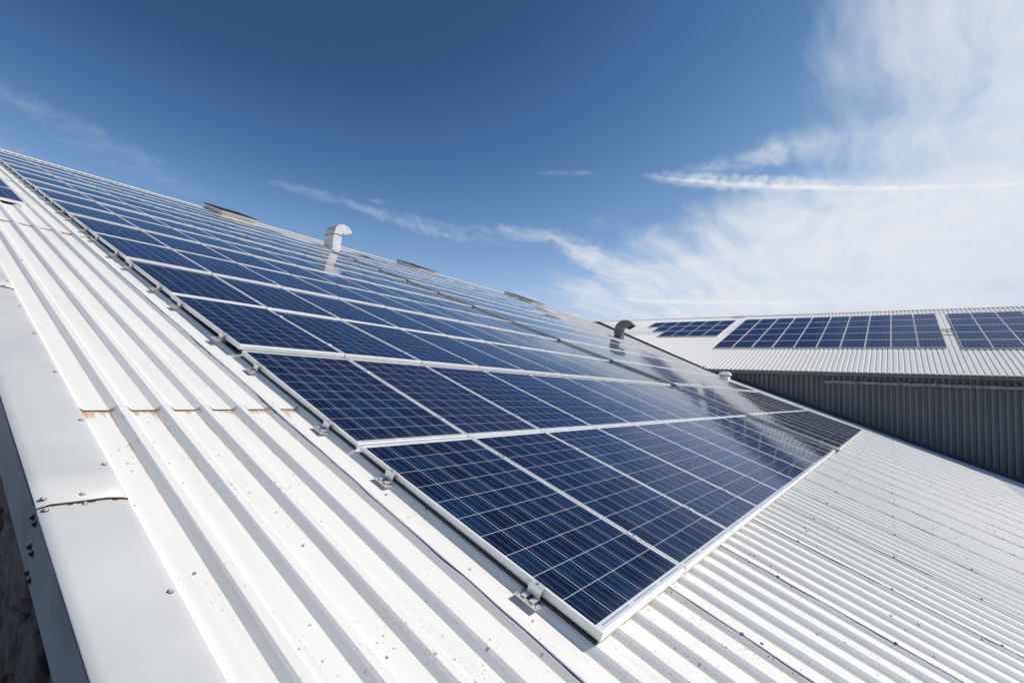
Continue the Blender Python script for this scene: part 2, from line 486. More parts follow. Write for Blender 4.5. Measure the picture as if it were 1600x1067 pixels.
class MB:
    """collects faces, then links them as ONE mesh object"""
    def __init__(self):
        self.v, self.f, self.m, self.s = [], [], [], []

    def face(self, pts, mi=0, smooth=False):
        i = len(self.v)
        self.v += [tuple(p) for p in pts]
        self.f.append(tuple(range(i, i + len(pts))))
        self.m.append(mi); self.s.append(smooth)

    def box(self, a, b, mi=0, mat=None, bev=0.0):
        (x0, y0, z0), (x1, y1, z1) = a, b
        bm = bmesh.new()
        bmesh.ops.create_cube(bm, size=1.0)
        for v in bm.verts:
            v.co = Vector(((x0 + x1) / 2 + v.co.x * (x1 - x0), (y0 + y1) / 2 + v.co.y * (y1 - y0), (z0 + z1) / 2 + v.co.z * (z1 - z0)))
        if bev:
            bmesh.ops.bevel(bm, geom=bm.edges[:], offset=bev, segments=1, affect='EDGES')
        self.add(bm, mi, mat)

    def add(self, bm, mi=0, mat=None, smooth=False):
        i = len(self.v)
        bm.verts.index_update()
        for v in bm.verts:
            self.v.append(tuple((mat @ v.co) if mat else v.co))
        for f in bm.faces:
            self.f.append(tuple(i + v.index for v in f.verts))
            self.m.append(mi); self.s.append(smooth)
        bm.free()

    def cyl(self, c, r0, r1, h, seg=10, mi=0, mat=None, smooth=False):
        bm = bmesh.new()
        bmesh.ops.create_cone(bm, cap_ends=True, segments=seg, radius1=r0, radius2=r1, depth=h)
        for v in bm.verts:
            v.co = v.co + Vector(c) + Vector((0, 0, h / 2))
        self.add(bm, mi, mat, smooth)

    def prism(self, poly, ax, d0, d1, mi=0):
        """extrude a 2-D outline along axis ax between d0 and d1"""
        def P(p, d):
            return {'x': (d, p[0], p[1]), 'y': (p[0], d, p[1]), 'z': (p[0], p[1], d)}[ax]
        n = len(poly)
        self.face([P(p, d0) for p in reversed(poly)], mi)
        self.face([P(p, d1) for p in poly], mi)
        for i in range(n):
            a, b_ = poly[i], poly[(i + 1) % n]
            self.face([P(a, d0), P(b_, d0), P(b_, d1), P(a, d1)], mi)

    def mesh(self, name, mats, weld=0.0):
        me = bpy.data.meshes.new(name)
        me.from_pydata(self.v, [], self.f)
        for mt in (mats if isinstance(mats, (list, tuple)) else [mats]):
            me.materials.append(mt)
        me.polygons.foreach_set('material_index', self.m)
        me.polygons.foreach_set('use_smooth', self.s)
        if weld:
            bm = bmesh.new(); bm.from_mesh(me)
            bmesh.ops.remove_doubles(bm, verts=bm.verts, dist=weld)
            bm.to_mesh(me); bm.free()
        me.update()
        return me


WM = {}                                       # world matrices, kept by name


def link(name, data, world=None, parent=None):
    o = bpy.data.objects.new(name, data)
    COL.objects.link(o)
    w = world.copy() if world is not None else Matrix.Identity(4)
    WM[o.name] = w
    if parent is not None:
        o.parent = parent
        o.matrix_basis = WM[parent.name].inverted() @ w
    else:
        o.matrix_basis = w
    return o


def tag(o, label, cat, group=None):
    o['label'] = label
    o['category'] = cat
    if group:
        o['group'] = group
    return o


def thing(name, label, cat, world, group=None):
    o = link(name, None, world)
    o.empty_display_size = 0.2
    return tag(o, label, cat, group)


NEAR = Matrix.Rotation(TH, 4, 'X')            # near roof plane: u right, v up the slope, n out of it
FAR = Matrix(((0, CT, -ST, 24.1), (-1, 0, 0, 0), (0, ST, CT, 2.278), (0, 0, 0, 1)))   # far roof plane


def at(frame, u, v, n=0.0, tilt=0.0):
    return frame @ Matrix.Translation((u, v, n)) @ Matrix.Rotation(tilt, 4, 'X')


def T(x, y, z):
    return Matrix.Translation((x, y, z))


# ------------------------------------------------------------------ ground
gb = MB()
gb.face([(-2500, -2500, 0), (2500, -2500, 0), (2500, 2500, 0), (-2500, 2500, 0)])
gr = link('ground', gb.mesh('ground', M['yard']), T(0, 0, GROUND))
gr['kind'] = 'structure'

# ------------------------------------------------------------------ near barn
NC, NP = -0.058, -0.092                       # level of rib crowns and pans below the glass of the panels
RIDGE_V, EAVE_V, DVR = 27.6, -7.0, 1.763


def rib_positions(u0, u1):
    out = []
    k = 0.83
    while k > u0 - 0.3:
        out.append(k); k -= RIB_L
    k = 0.83 + RIB_R
    while k < u1 + 0.3:
        out.append(k); k += RIB_R
    return sorted(out)


RIBS = rib_positions(-1.3, 37.6)
LAPRIBS = [0.83 + 5 * RIB_R * k for k in range(0, 37)] + [0.83 - 5 * RIB_L]


def profile(ribs, lo, hi, crown, pan, ch=0.0165, bh=0.0505):
    pts = [(lo, pan)]
    for r in ribs:
        for du, n in ((-bh, pan), (-ch, crown), (ch, crown), (bh, pan)):
            if lo < r + du < hi:
                pts.append((r + du, n))
    pts.append((hi, pan))
    return pts


def near_range(u):
    lo = EAVE_V if u < 24.12 else 7.05 + (u - 24.55) * 13.9 / 13.0
    hi = RIDGE_V if u < 31.5 else RIDGE_V - (u - 31.5) * 6.7 / 5.4
    return lo, hi


barn = thing('barn', 'big barn with white ribbed steel roof carrying the large solar array', 'barn', T(11, 10, GROUND))


def roof_courses(mb, prof, laps, lo_end, hi_end, rng, lift, mi_paint=0, mi_edge=1):
    ends = [lo_end] + list(laps) + [hi_end]
    pan_top = (max(p[1] for p in prof) * 2 + min(p[1] for p in prof)) / 3
    for a, b_ in zip(ends[:-1], ends[1:]):
        for (u0, n0), (u1, n1) in zip(prof[:-1], prof[1:]):
            uc = (u0 + u1) / 2
            l0, h0 = rng(uc)
            va, vb = max(a, l0), min(b_ + 0.12, h0)
            if vb - va < 0.02:
                continue
            la = lift if a != lo_end else 0.0
            j0, j1 = (la * (0.12 if n_ > pan_top else 1.0) for n_ in (n0, n1))
            mb.face([(u0, va, n0 + j0), (u1, va, n1 + j1), (u1, vb, n1), (u0, vb, n0)], mi_paint)
            if la and va == a:
                mb.face([(u0, va + 0.002, n0 - 0.001), (u1, va + 0.002, n1 - 0.001), (u1, va, n1 + j1), (u0, va, n0 + j0)], mi_edge)


rb = MB()
roof_courses(rb, profile(RIBS, -1.26, 37.4, NC, NP), LAPS, EAVE_V, RIDGE_V, near_range, 0.0095)
# side laps: the free edge of every sheet lies on the left flank of each fifth rib
rj = random.Random(11)
for r in LAPRIBS:
    lo, hi = near_range(r)
    lo = max(lo, -7.0)
    if hi - lo < 0.2:
        continue
    steps = int((min(hi, 9.0) - lo) / 0.06) if r < 8 else int((hi - lo) / 0.5)
    ve = [lo + (min(hi, 9.0) - lo) * i / steps for i in range(steps + 1)] if r < 8 else [lo + (hi - lo) * i / steps for i in range(steps + 1)]
    if r < 8 and hi > 9.0:
        ve += [9.0 + (hi - 9.0) * i / 20 for i in range(1, 21)]
    prev = None
    ph = rj.uniform(0, 6)
    for v in ve:
        w = 0.0030 + 0.0034 * max(0, math.sin(v * 7.3 + ph) * math.sin(v * 2.9 + 1.7 * ph)) + rj.uniform(0, 0.002)
        if rj.random() < 0.08:
            w += 0.003
        f0 = 0.88 + 0.05 * math.sin(v * 5 + ph) + 0.05 * math.sin(v * 17.3 + 2 * ph) * math.sin(v * 3.1)
        du, dn = 0.034, NC - NP
        ln = math.hypot(du, dn)
        ox, on = -dn / ln * 0.0009, du / ln * 0.0009
        cb_ = max([EAVE_V] + [q for q in LAPS if q <= v]); ce_ = min([RIDGE_V] + [q for q in LAPS if q > v]) + 0.12
        lift = 0.0 if cb_ == EAVE_V else 0.0095 * (ce_ - v) / (ce_ - cb_) * 0.6

        def pt(f):
            return (r - 0.0505 + du * f + ox, v, NP + dn * f + on + lift)
        cur = (pt(f0), pt(f0 - w / ln))
        if prev:
            rb.face([prev[1], cur[1], cur[0], prev[0]], 2)
        prev = cur
# dark bolt holes with missing plugs
for (u, v, rad) in ((2.0, -0.88, 0.0105), (1.58, -1.0, 0.0105), (0.58, -0.45, 0.006), (0.59, -0.51, 0.0095), (1.2, -1.9, 0.008)):
    base = min(abs(u - r) for r in RIBS)
    n = NC if base < 0.017 else NP
    rb.face([(u + rad * math.cos(a * math.pi / 6), v + rad * 0.9 * math.sin(a * math.pi / 6), n + 0.001) for a in range(12)], 2)
roof = link('roof', rb.mesh('roof', [M['roof'], M['lap'], M['gap']]), NEAR, barn)

# black strip painting the shaded gap under the left edge of the array
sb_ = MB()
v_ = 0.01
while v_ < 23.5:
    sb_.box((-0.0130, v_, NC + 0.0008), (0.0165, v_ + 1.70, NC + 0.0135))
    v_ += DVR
link('gap_shade_strip', sb_.mesh('gap_shade_strip', M['rubber']), NEAR, barn)

# ridge cap, folded over both slopes
RZ = RIDGE_V * ST + NC * CT
RY = RIDGE_V * CT - NC * ST
cb = MB()
for sgn in (-1, 1):
    p = [(RY, RZ + 0.022), (RY + sgn * 0.62, RZ + 0.022 - 0.62 * math.tan(TH))]
    a, b_ = p
    cb.face([(-1.5, a[0], a[1]), (31.5, a[0], a[1]), (31.5, b_[0], b_[1]), (-1.5, b_[0], b_[1])][::-sgn])
    cb.face([(-1.5, b_[0], b_[1]), (31.5, b_[0], b_[1]), (31.5, b_[0], b_[1] - 0.012), (-1.5, b_[0], b_[1] - 0.012)][::-sgn])
link('ridge_cap', cb.mesh('ridge_cap', M['roof']), None, barn)
# back slope
bb = MB()
bprof = profile([-1.2 + 0.2 * k for k in range(190)], -1.3, 31.5, 0, -0.034)
roof_courses(bb, bprof, (6.3, 12.6, 18.9), 0.0, 30.0, lambda u: (0, 30), 0.006)
BACK = Matrix(((-1, 0, 0, 31.5 - 1.3), (0, -CT, ST, RY + 30 * CT), (0, ST, CT, RZ - 30 * ST), (0, 0, 0, 1)))
link('back_roof', bb.mesh('back_roof', [M['roof'], M['lap']]), BACK, barn)

# verge flashing pieces: top on the crowns, fold down to the pan, seam upstand
VERGE = (-7.0, -1.75, 1.515, 4.78, 8.05, 11.3, 14.6, 17.9, 21.2, 24.5, 27.6)
vr = random.Random(5)
flashings = []
for a, b_ in zip(VERGE[:-1], VERGE[1:]):
    fb = MB()
    nseg = 14
    LF = 0.0085
    pr = [(-1.4755, NC - 0.003), (-1.472, NC + 0.0005), (-1.44, NC + 0.0035), (-1.36, NC + 0.006), (-1.28, NC + 0.0045), (-1.236, NC + 0.0035), (-1.228, NC + 0.002), (-1.211, NC - 0.0045), (-1.2095, NC - 0.0075)]
    rows = []
    for k in range(nseg + 1):
        t = k / nseg
        v = a + (b_ + 0.03 - a) * t if k == nseg else a + (b_ - a) * t
        up = 0.0075 * (1 - t) + LF
        buck = 0.007 * math.exp(-(t * (b_ - a) / 0.22) ** 2) + 0.0035 * math.exp(-((1 - t) * (b_ - a) / 0.3) ** 2)
        row = []
        for j, (u, n) in enumerate(pr):
            wv = vr.uniform(-0.0006, 0.0006) + (buck * abs(math.sin((u + 1.47) / 0.26 * math.pi * 1.6 + a)) if 1 < j < 7 else 0)
            row.append((u, v, n + up + wv))
        rows.append(row)
    for r0, r1 in zip(rows[:-1], rows[1:]):
        for j in range(len(pr) - 1):
            fb.face([r0[j], r0[j + 1], r1[j + 1], r1[j]], 0, True)
    r0 = rows[0]
    for j in range(len(pr) - 1):               # the cut end, rusty
        q = 0.006
        fb.face([(r0[j][0], a, r0[j][2] - q), (r0[j + 1][0], a, r0[j + 1][2] - q), r0[j + 1], r0[j]], 1)
    # rust crust along the joint
    for k in range(26):
        u = -1.465 + 0.285 * k / 26
        wdt = vr.uniform(0.002, 0.0085)
        if vr.random() < 0.25 and k < 10:
            continue
        u2 = u + 0.285 / 26
        def ntop(uu):
            for (ua, na), (ub, nb_) in zip(pr[:-1], pr[1:]):
                if ua <= uu <= ub:
                    return na + (nb_ - na) * (uu - ua) / (ub - ua)
            return NP
        fb.face([(u, a - wdt, ntop(u) + 0.0022 + LF), (u2, a - wdt * vr.uniform(0.5, 1.4), ntop(u2) + 0.0022 + LF), (u2, a + 0.001, ntop(u2) + 0.0022 + LF), (u, a + 0.001, ntop(u) + 0.0022 + LF)], 1)
    me = fb.mesh('verge_flashing', [M['flash'], M['lap']], 0.0003)
    flashings.append((a, b_, link('verge_flashing', me, NEAR, barn)))

# grey barge boards under the flashing (gable face)
boards = []
for a, b_ in zip(VERGE[:-1], VERGE[1:]):
    bb = MB()
    z0 = -0.245
    def W3(v, dz):                              # along the verge, dropped vertically
        return (v * CT - (NC - 0.004) * ST, v * ST + (NC - 0.004) * CT + dz)
    (ya, za), (yb, zb) = W3(a + 0.004, 0), W3(b_ - 0.001, 0)
    X0, X1 = -1.4745, -1.462
    tilt = 0.006
    c = [(X0, ya, za), (X0, yb, zb), (X0 + tilt, yb, zb + z0), (X0 + tilt, ya, za + z0)]
    d = [(X1, ya, za), (X1, yb, zb), (X1, yb, zb + z0), (X1, ya, za + z0)]
    bb.face(c); bb.face(list(reversed(d)))
    for i in range(4):
        j = (i + 1) % 4
        bb.face([c[j], c[i], d[i], d[j]])
    # folded lip under the board
    bb.box((X0 + tilt, min(ya, yb), -0.001), (X0 + tilt, min(ya, yb), 0.0)) if False else None
    boards.append((a, link('barge_board', bb.mesh('barge_board', M['board']), None, barn)))

# screws -----------------------------------------------------------------


def screw_mesh(name, mats, big=1.0):
    sb = MB()
    sb.cyl((0, 0, 0), 0.0095 * big, 0.0085 * big, 0.0022 * big, 14, 1)
    sb.cyl((0, 0, 0.0022 * big), 0.0068 * big, 0.0060 * big, 0.0012 * big, 12, 0)
    sb.cyl((0, 0, 0.0034 * big), 0.0050 * big, 0.0047 * big, 0.0050 * big, 6, 0)
    return sb.mesh(name, mats)


sm_zinc = screw_mesh('screw', [M['zinc'], M['rubber']])
sm_grey = screw_mesh('screw', [M['flash'], M['rubber']], 1.05)
sm_dark = screw_mesh('screw', [M['rubber'], M['rubber']], 1.3)


def pan_n(u):
    d = min(abs(u - r) for r in RIBS)
    if d < 0.0165:
        return NC
    if d > 0.0505:
        return NP
    return NC + (NP - NC) * (d - 0.0165) / 0.034


def flash_top(u, v):
    a, b_ = [(a, b_) for a, b_, o in flashings if a <= v < b_][0]
    t = (v - a) / (b_ - a)
    buck = 0.007 * math.exp(-(t * (b_ - a) / 0.22) ** 2) + 0.0035 * math.exp(-((1 - t) * (b_ - a) / 0.3) ** 2)
    return NC + 0.0085 + 0.0075 * (1 - t) + 0.0038 + buck * abs(math.sin((u + 1.47) / 0.26 * math.pi * 1.6 + a)) * (1 if u > -1.46 else 0.5)


def flash_piece(v):
    for a, b_, o in flashings:
        if a <= v < b_:
            return o
    return flashings[-1][2]


for (u, v) in ((-1.222, 0.93), (-1.222, 1.79), (-1.22, 2.25), (-1.22, 2.91), (-1.22, 3.62), (-1.22, 4.27), (-1.455, 1.555), (-1.455, 1.495),
               (-1.345, 1.56), (-1.345, 1.505), (-1.222, 0.2), (-1.22, 5.0), (-1.22, 5.7), (-1.27, 4.80), (-1.40, 4.80), (-1.22, 6.5)):
    link('screw', sm_grey, at(NEAR, u - (0.012 if u > -1.25 else 0), v, flash_top(u - (0.012 if u > -1.25 else 0), v)), flash_piece(v))
# pairs of black screws across the barge board joint
for v0, o in boards:
    if not (1.0 < v0 < 5.0):
        continue
    for k, dz in enumerate((-0.025, -0.125, -0.215)):
        for s in (-1, 1):
            v = v0 + s * 0.022
            w = T(-1.4745 + 0.006 * (-dz) / 0.245, v * CT - (NC - 0.004) * ST, v * ST + (NC - 0.004) * CT + dz) @ Matrix.Rotation(-math.pi / 2, 4, 'Y')
            link('screw', sm_dark, w, o if s > 0 else [b for a, b in boards if a < v0][-1])

CAMP = Vector((-1.907, -0.927, 0.968))
sp = []
for (u, v) in ((-1.12, 1.04), (-0.71, 1.05), (-1.13, 2.57), (-0.72, 2.56), (-0.55, 2.58), (-0.46, 2.57), (-0.30, 2.54), (-0.17, 2.54), (-0.61, 6.08), (-1.03, 6.08),
               (0.11, -0.36), (-0.10, 1.30), (-0.11, 0.25), (-0.12, 0.62), (-0.1, 4.1), (-0.12, 7.3), (-0.13, 9.6), (-0.55, 8.83), (-0.95, 8.83), (-0.29, 4.3)):
    sp.append((u, v, pan_n(u)))
for k in range(0, 24):
    for v in (-0.36, -0.98, -1.6, -2.22, -2.84, -3.46, -4.08, -4.7, -5.3):
        u = 0.83 + 5 * RIB_R * k
        if k == 0 and v > -0.9:
            sp.append((u + 0.012, v - 0.1, NC))
        sp.append((u - 0.012 + random.uniform(-.004, .004), v + random.uniform(-.02, .02), NC))
        if random.random() < 0.35:
            sp.append((u + 2 * RIB_R, v + random.uniform(-.02, .02), NC))
sp = [(u, v, n) for u, v, n in sp if near_range(u)[0] + 0.1 < v]
sp.sort(key=lambda s: ((NEAR @ Vector(s)) - CAMP).length)
for s in sp[:92]:
    link('screw', sm_zinc, at(NEAR, s[0], s[1], s[2]), roof)
rest = MB()
for s in sp[92:]:
    rest.cyl((s[0], s[1], s[2]), 0.0095, 0.0085, 0.0022, 8, 1)
    rest.cyl((s[0], s[1], s[2] + 0.0022), 0.006, 0.005, 0.006, 6, 0)
o = link('screw', rest.mesh('screw_rows', [M['zinc'], M['rubber']]), NEAR, roof)
o['kind'] = 'stuff'

# stone gable wall: individual stones pushed in and out
gw = bmesh.new()
tone = gw.verts.layers.float.new('tone')
gy0, gy1, gz0, gz1, st = -1.2, 5.2, -1.6, 1.55, 0.02
ny, nz = int((gy1 - gy0) / st), int((gz1 - gz0) / st)
sr = random.Random(21)
seeds = []
zr = gz0 - 0.2
while zr < gz1 + 0.2:
    hh = sr.uniform(0.15, 0.27)
    yy = gy0 - 0.3
    while yy < gy1 + 0.3:
        ll = sr.uniform(0.22, 0.62)
        seeds.append((yy + ll / 2, zr + hh / 2 + sr.uniform(-.025, .025), ll, hh, sr.random(), sr.uniform(-.02, .035)))
        yy += ll
    zr += hh
cellmap = {}
for q in seeds:
    cellmap.setdefault((int(q[0] // 0.4), int(q[1] // 0.4)), []).append(q)
grid = []
for i in range(ny + 1):
    line = []
    y = gy0 + i * st
    for j in range(nz + 1):
        z = gz0 + j * st
        best = sec = 9.0; bq = None
        ci, cj = int(y // 0.4), int(z // 0.4)
        jy = y + 0.018 * math.sin(z * 31 + 1.3 * math.sin(y * 17)); jz = z + 0.015 * math.sin(y * 27 + 2.1 * math.sin(z * 13))
        for a in (-1, 0, 1):
            for c in (-1, 0, 1):
                for q in cellmap.get((ci + a, cj + c), ()):
                    dd = max(abs(jy - q[0]) / (q[2] / 2), abs(jz - q[1]) / (q[3] / 2)) * 0.7 + 0.3 * math.hypot((jy - q[0]) / (q[2] / 2), (jz - q[1]) / (q[3] / 2))
                    if dd < best:
                        sec = best; best = dd; bq = q
                    elif dd < sec:
                        sec = dd
        e = min(1.0, max(0.0, (sec - best) / 0.26))
        h = (0.035 + bq[5]) * (1 - (1 - e) ** 3) + 0.006 * math.sin(y * 41 + z * 23) * e
        v = gw.verts.new((-1.37 - h, y, z))
        v[tone] = (0.12 + 0.88 * bq[4]) * e
        line.append(v)
    grid.append(line)
for i in range(ny):
    for j in range(nz):
        y, z = gy0 + (i + .5) * st, gz0 + (j + .5) * st
        if z < y * ST / CT - 0.16:
            gw.faces.new((grid[i][j], grid[i][j + 1], grid[i + 1][j + 1], grid[i + 1][j])).smooth = True
bmesh.ops.delete(gw, geom=[v for v in gw.verts if not v.link_faces], context='VERTS')
me = bpy.data.meshes.new('gable_wall'); gw.to_mesh(me); gw.free()
me.materials.append(M['stone'])
link('gable_wall', me, None, barn)
wb = MB()                                     # the plain body of the walls
tn = math.tan(TH)
outer = [(-6.2, GROUND), (58, GROUND), (58, 58 * -tn + 2 * RY * tn - 0.35), (RY, RZ - 0.35), (-6.2, -6.2 * tn - 0.3)]
wb.prism(outer, 'x', -1.36, -1.30)
wb.box((-1.30, -6.2, GROUND), (24.35, -6.1, -6.1 * tn - 0.25))
wb.box((-1.30, 52.0, GROUND), (24.35, 52.1, RZ - (52.2 - RY) * tn - 0.35))
link('wall', wb.mesh('wall', M['render']), None, barn)
# dark strip painting the hall's shadow where the roof meets its wall
ab = MB()
def NW(u, v, n): return tuple(NEAR @ Vector((u, v, n)))
for (u0, u1, n0, n1) in ((24.12, 24.36, NC + 0.01, NC + 0.02), ):
    ab.face([NW(u0, -7, n0), NW(u1, -7, n1), NW(u1, 7.2, n1), NW(u0, 7.2, n0)])
    a, b_ = Vector(NW(u1, -7, n1)), Vector(NW(u1, 7.2, n1))
    ab.face([a, a + Vector((0, 0, .14)), b_ + Vector((0, 0, .14)), b_])
    ab.face([NW(u0, -7, NP), NW(u0, -7, n0), NW(u0, 7.2, n0), NW(u0, 7.2, NP)])
link('wall_shadow_strip', ab.mesh('wall_shadow_strip', M['shadow_navy']), None, barn)

# ------------------------------------------------------------------ far building
hall = thing('hall', 'long hall behind with charcoal ribbed wall and white roof at right angles', 'hall', T(37, -2, GROUND))
FPITCH = 0.2
fribs = [-21.0 + FPITCH * k for k in range(int(35 / FPITCH))]
FR = 14.36                                    # slope length to the ridge
CUT = 0.47


def far_range(x):
    Y = -x
    lo = -0.06 if Y < 7.05 - 0.45 else max(-0.06, (Y - 7.05) * 14.36 / 13.25 + CUT)
    return lo, FR


fb = MB()
fprof = profile(fribs, -20.6, 12.6, 0.0, -0.034, 0.062, 0.082)
roof_courses(fb, fprof, (8.47,), -0.06, FR, far_range, 0.028)
for (u0, n0), (u1, n1) in zip(fprof[:-1], fprof[1:]):     # cut sheet ends along eave and valley
    lo = far_range((u0 + u1) / 2)[0]
    fb.face([(u0, lo, n0 - 0.006), (u1, lo, n1 - 0.006), (u1, lo, n1), (u0, lo, n0)], 0)
link('roof', fb.mesh('far_roof', [M['far_roof'], M['gap']]), FAR, hall)
FRW = FAR @ Vector((0, FR, 0))
cb = MB()
for sgn in (-1, 1):
    a = (FRW.x, FRW.z + 0.02); b_ = (FRW.x + sgn * 0.25, FRW.z + 0.02 - 0.25 * tn)
    cb.face([(a[0], 20.5, a[1]), (a[0], -12.6, a[1]), (b_[0], -12.6, b_[1]), (b_[0], 20.5, b_[1])][::sgn])
    cb.face([(b_[0], 20.5, b_[1]), (b_[0], -12.6, b_[1]), (b_[0], -12.6, b_[1] - 0.015), (b_[0], 20.5, b_[1] - 0.015)][::sgn])
link('ridge_cap', cb.mesh('far_ridge_cap', M['far_roof']), None, hall)
kb = MB()                                     # small saddle plate on the ridge
for sgn in (-1, 1):
    a = (FRW.x, FRW.z + 0.03); b_ = (FRW.x + sgn * 0.55, FRW.z + 0.03 - 0.55 * tn)
    kb.face([(a[0], 8.6, a[1]), (a[0], 7.75, a[1]), (b_[0], 7.75, b_[1]), (b_[0], 8.6, b_[1])][::sgn])
link('saddle_plate', kb.mesh('saddle_plate', M['flash']), None, hall)
bk = MB()
bk.face([(FRW.x, 30, FRW.z - .02), (FRW.x, -12.6, FRW.z - .02), (FRW.x + 14, -12.6, FRW.z - .02 - 14 * tn), (FRW.x + 14, 30, FRW.z - .02 - 14 * tn)][::-1])
link('back_roof', bk.mesh('far_back_roof', M['far_roof']), None, hall)
# valley board: black paints the shaded gap under the cut ends of the far sheets
vb = MB()
p0 = FAR @ Vector((-7.05 + 0.02, CUT, 0)); p1 = FAR @ Vector((-20.3, 14.36, 0))
p0 = Vector((24.1 + CUT * CT + 0.03, 7.0, 2.278 + (CUT + .03) * ST)); p1 = Vector((24.1 + (13.25 * 14.36 / 13.25 + CUT) * CT + 0.03, 20.3, 2.278 + (14.36 + CUT + .03) * ST))
dz = Vector((0, 0, 1))
off = Vector((-0.012, 0.012, 0))
vb.face([p0 - dz * 0.012, p1 - dz * 0.012, p1 - dz * 0.42, p0 - dz * 0.42], 0)
vb.face([p0 - dz * 0.125 + off, p1 - dz * 0.125 + off, p1 - dz * 0.19 + off, p0 - dz * 0.19 + off], 1)
link('valley_shade_board', vb.mesh('valley_shade_board', [M['black'], M['red']]), None, hall)
# cladding
wb = MB()
WP = 0.205
x = 24.40
pts = []
y = 7.6
while y > -12.4:
    pts += [(x, y), (x, y - 0.092), (x + 0.085, y - 0.108), (x + 0.085, y - 0.182)]
    y -= WP
for (xa, ya), (xb, yb) in zip(pts[:-1], pts[1:]):
    wb.face([(xa, ya, GROUND), (xb, yb, GROUND), (xb, yb, 2.25), (xa, ya, 2.25)])
link('wall', wb.mesh('far_wall', M['clad']), None, hall)
ew = MB()
ew.prism([(24.45, GROUND), (51, GROUND), (51, 2.1), (FRW.x, FRW.z - 0.1), (24.45, 2.15)], 'y', -12.4, -12.3)
link('end_wall', ew.mesh('end_wall', M['clad']), None, hall)
# gutter: box section with rolled front edge and joints
gt = MB()
prof = [(24.12, 2.235), (24.065, 2.235), (24.06, 2.205), (24.075, 2.20), (24.09, 2.085), (24.23, 2.075), (24.33, 2.075), (24.33, 2.21), (24.32, 2.21), (24.32, 2.09), (24.10, 2.10)]
n = len(prof)
for i in range(n):
    a, b_ = prof[i], prof[(i + 1) % n]
    gt.face([(a[0], 6.55, a[1]), (b_[0], 6.55, b_[1]), (b_[0], -12.5, b_[1]), (a[0], -12.5, a[1])])
for yy in (5.0, 2.0, -1.0, -4.0, -7.0):
    gt.box((24.052, yy - 0.05, 2.07), (24.10, yy + 0.05, 2.24), 0)
link('gutter', gt.mesh('gutter', M['gutter']), None, hall)
# sliding door track
tb = MB()
tb.box((24.27, -12.4, 1.755), (24.33, 1.535, 1.872), 0, None, 0.006)
tb.box((24.262, -12.4, 1.745), (24.338, 1.53, 1.757))
yy = 1.2
while yy > -12:
    tb.box((24.33, yy - 0.03, 1.78), (24.40, yy + 0.03, 1.95))
    tb.cyl((0, 0, 0), 0.014, 0.014, 0.012, 8, 1, T(24.27, yy, 1.80) @ Matrix.Rotation(-math.pi / 2, 4, 'Y'))
    tb.box((24.266, yy - 0.10, 1.738), (24.30, yy + 0.02, 1.752), 1)
    yy -= 1.15
link('door_track', tb.mesh('door_track', [M['track'], M['gap']]), None, hall)

# ------------------------------------------------------------------ solar panels


def frame_mesh(W, L, name):
    # cross-section: (outward offset, height); swept round the rectangle with mitred corners
    sec = [(-0.0110, -0.0030), (-0.0110, 0.0), (-0.0012, 0.0), (0.0, -0.0012)]
    for z in (-0.0095, -0.0185, -0.0275):
        sec += [(0.0, z), (-0.0016, z - 0.0006), (-0.0016, z - 0.0016), (0.0, z - 0.0022)]
    sec += [(0.0, -0.040), (-0.028, -0.040), (-0.028, -0.0385), (-0.002, -0.0385)]
    fb = MB()
    cs = ((0, 0, -1, -1), (W, 0, 1, -1), (W, L, 1, 1), (0, L, -1, 1))
    for k in range(4):
        a, b_ = cs[k], cs[(k + 1) % 4]
        for (o0, z0), (o1, z1) in zip(sec[:-1], sec[1:]):
            fb.face([(a[0] + a[2] * o0, a[1] + a[3] * o0, z0), (a[0] + a[2] * o1, a[1] + a[3] * o1, z1),
                     (b_[0] + b_[2] * o1, b_[1] + b_[3] * o1, z1), (b_[0] + b_[2] * o0, b_[1] + b_[3] * o0, z0)])
    # mitre joint lines at the corners
    return fb.mesh(name, M['alu'])


def glass_mesh(W, L, mt, name):
    gb = MB()
    gb.box((0.002, 0.002, -0.0065), (W - 0.002, L - 0.002, -0.0022))
    return gb.mesh(name, mt)


PM = {'n': (frame_mesh(W0, L0, 'panel_frame'), glass_mesh(W0, L0, M['cells'], 'panel_glass')),
      'f': (frame_mesh(W1, L1, 'far_panel_frame'), glass_mesh(W1, L1, M['far_cells'], 'far_panel_glass'))}
ORD = ['first', 'second', 'third', 'fourth', 'fifth', 'sixth', 'seventh', 'eighth', 'ninth', 'tenth', 'eleventh', 'twelfth', 'thirteenth', 'fourteenth', 'fifteenth']
DU, DV = 1.012, 1.763
rowz = {0: (-0.0016, -0.0141), 1: (-0.0168, -0.0055), 2: (0.0236, 0.0), 3: (0.012, 0.001), 4: (0.021, 0.004), 5: (0.010, 0.003), 6: (0.020, 0.004), 7: (0.012, 0.002)}
rowdv = {2: 0.030, 3: 0.012}
panels = []                                   # (kind, world matrix, label, group)
pr_ = random.Random(17)


def add_panel(kind, frame, u, v, z0, z1, label, group):
    L = L0 if kind == 'n' else L1
    tilt = math.asin((z1 - z0) / L) + pr_.gauss(0, 0.0011)
    w = at(frame, u, v, z0, tilt) @ Matrix.Rotation(pr_.gauss(0, 0.0012), 4, 'Y')
    panels.append((kind, w, label, group))


def rz(r):
    return rowz.get(r, (0.014 + 0.004 * ((r * 7) % 3 - 1), 0.003))


def place(c, r, rows):
    a = 'bottom row' if r == 0 else ORD[r] + ' row up'
    return a


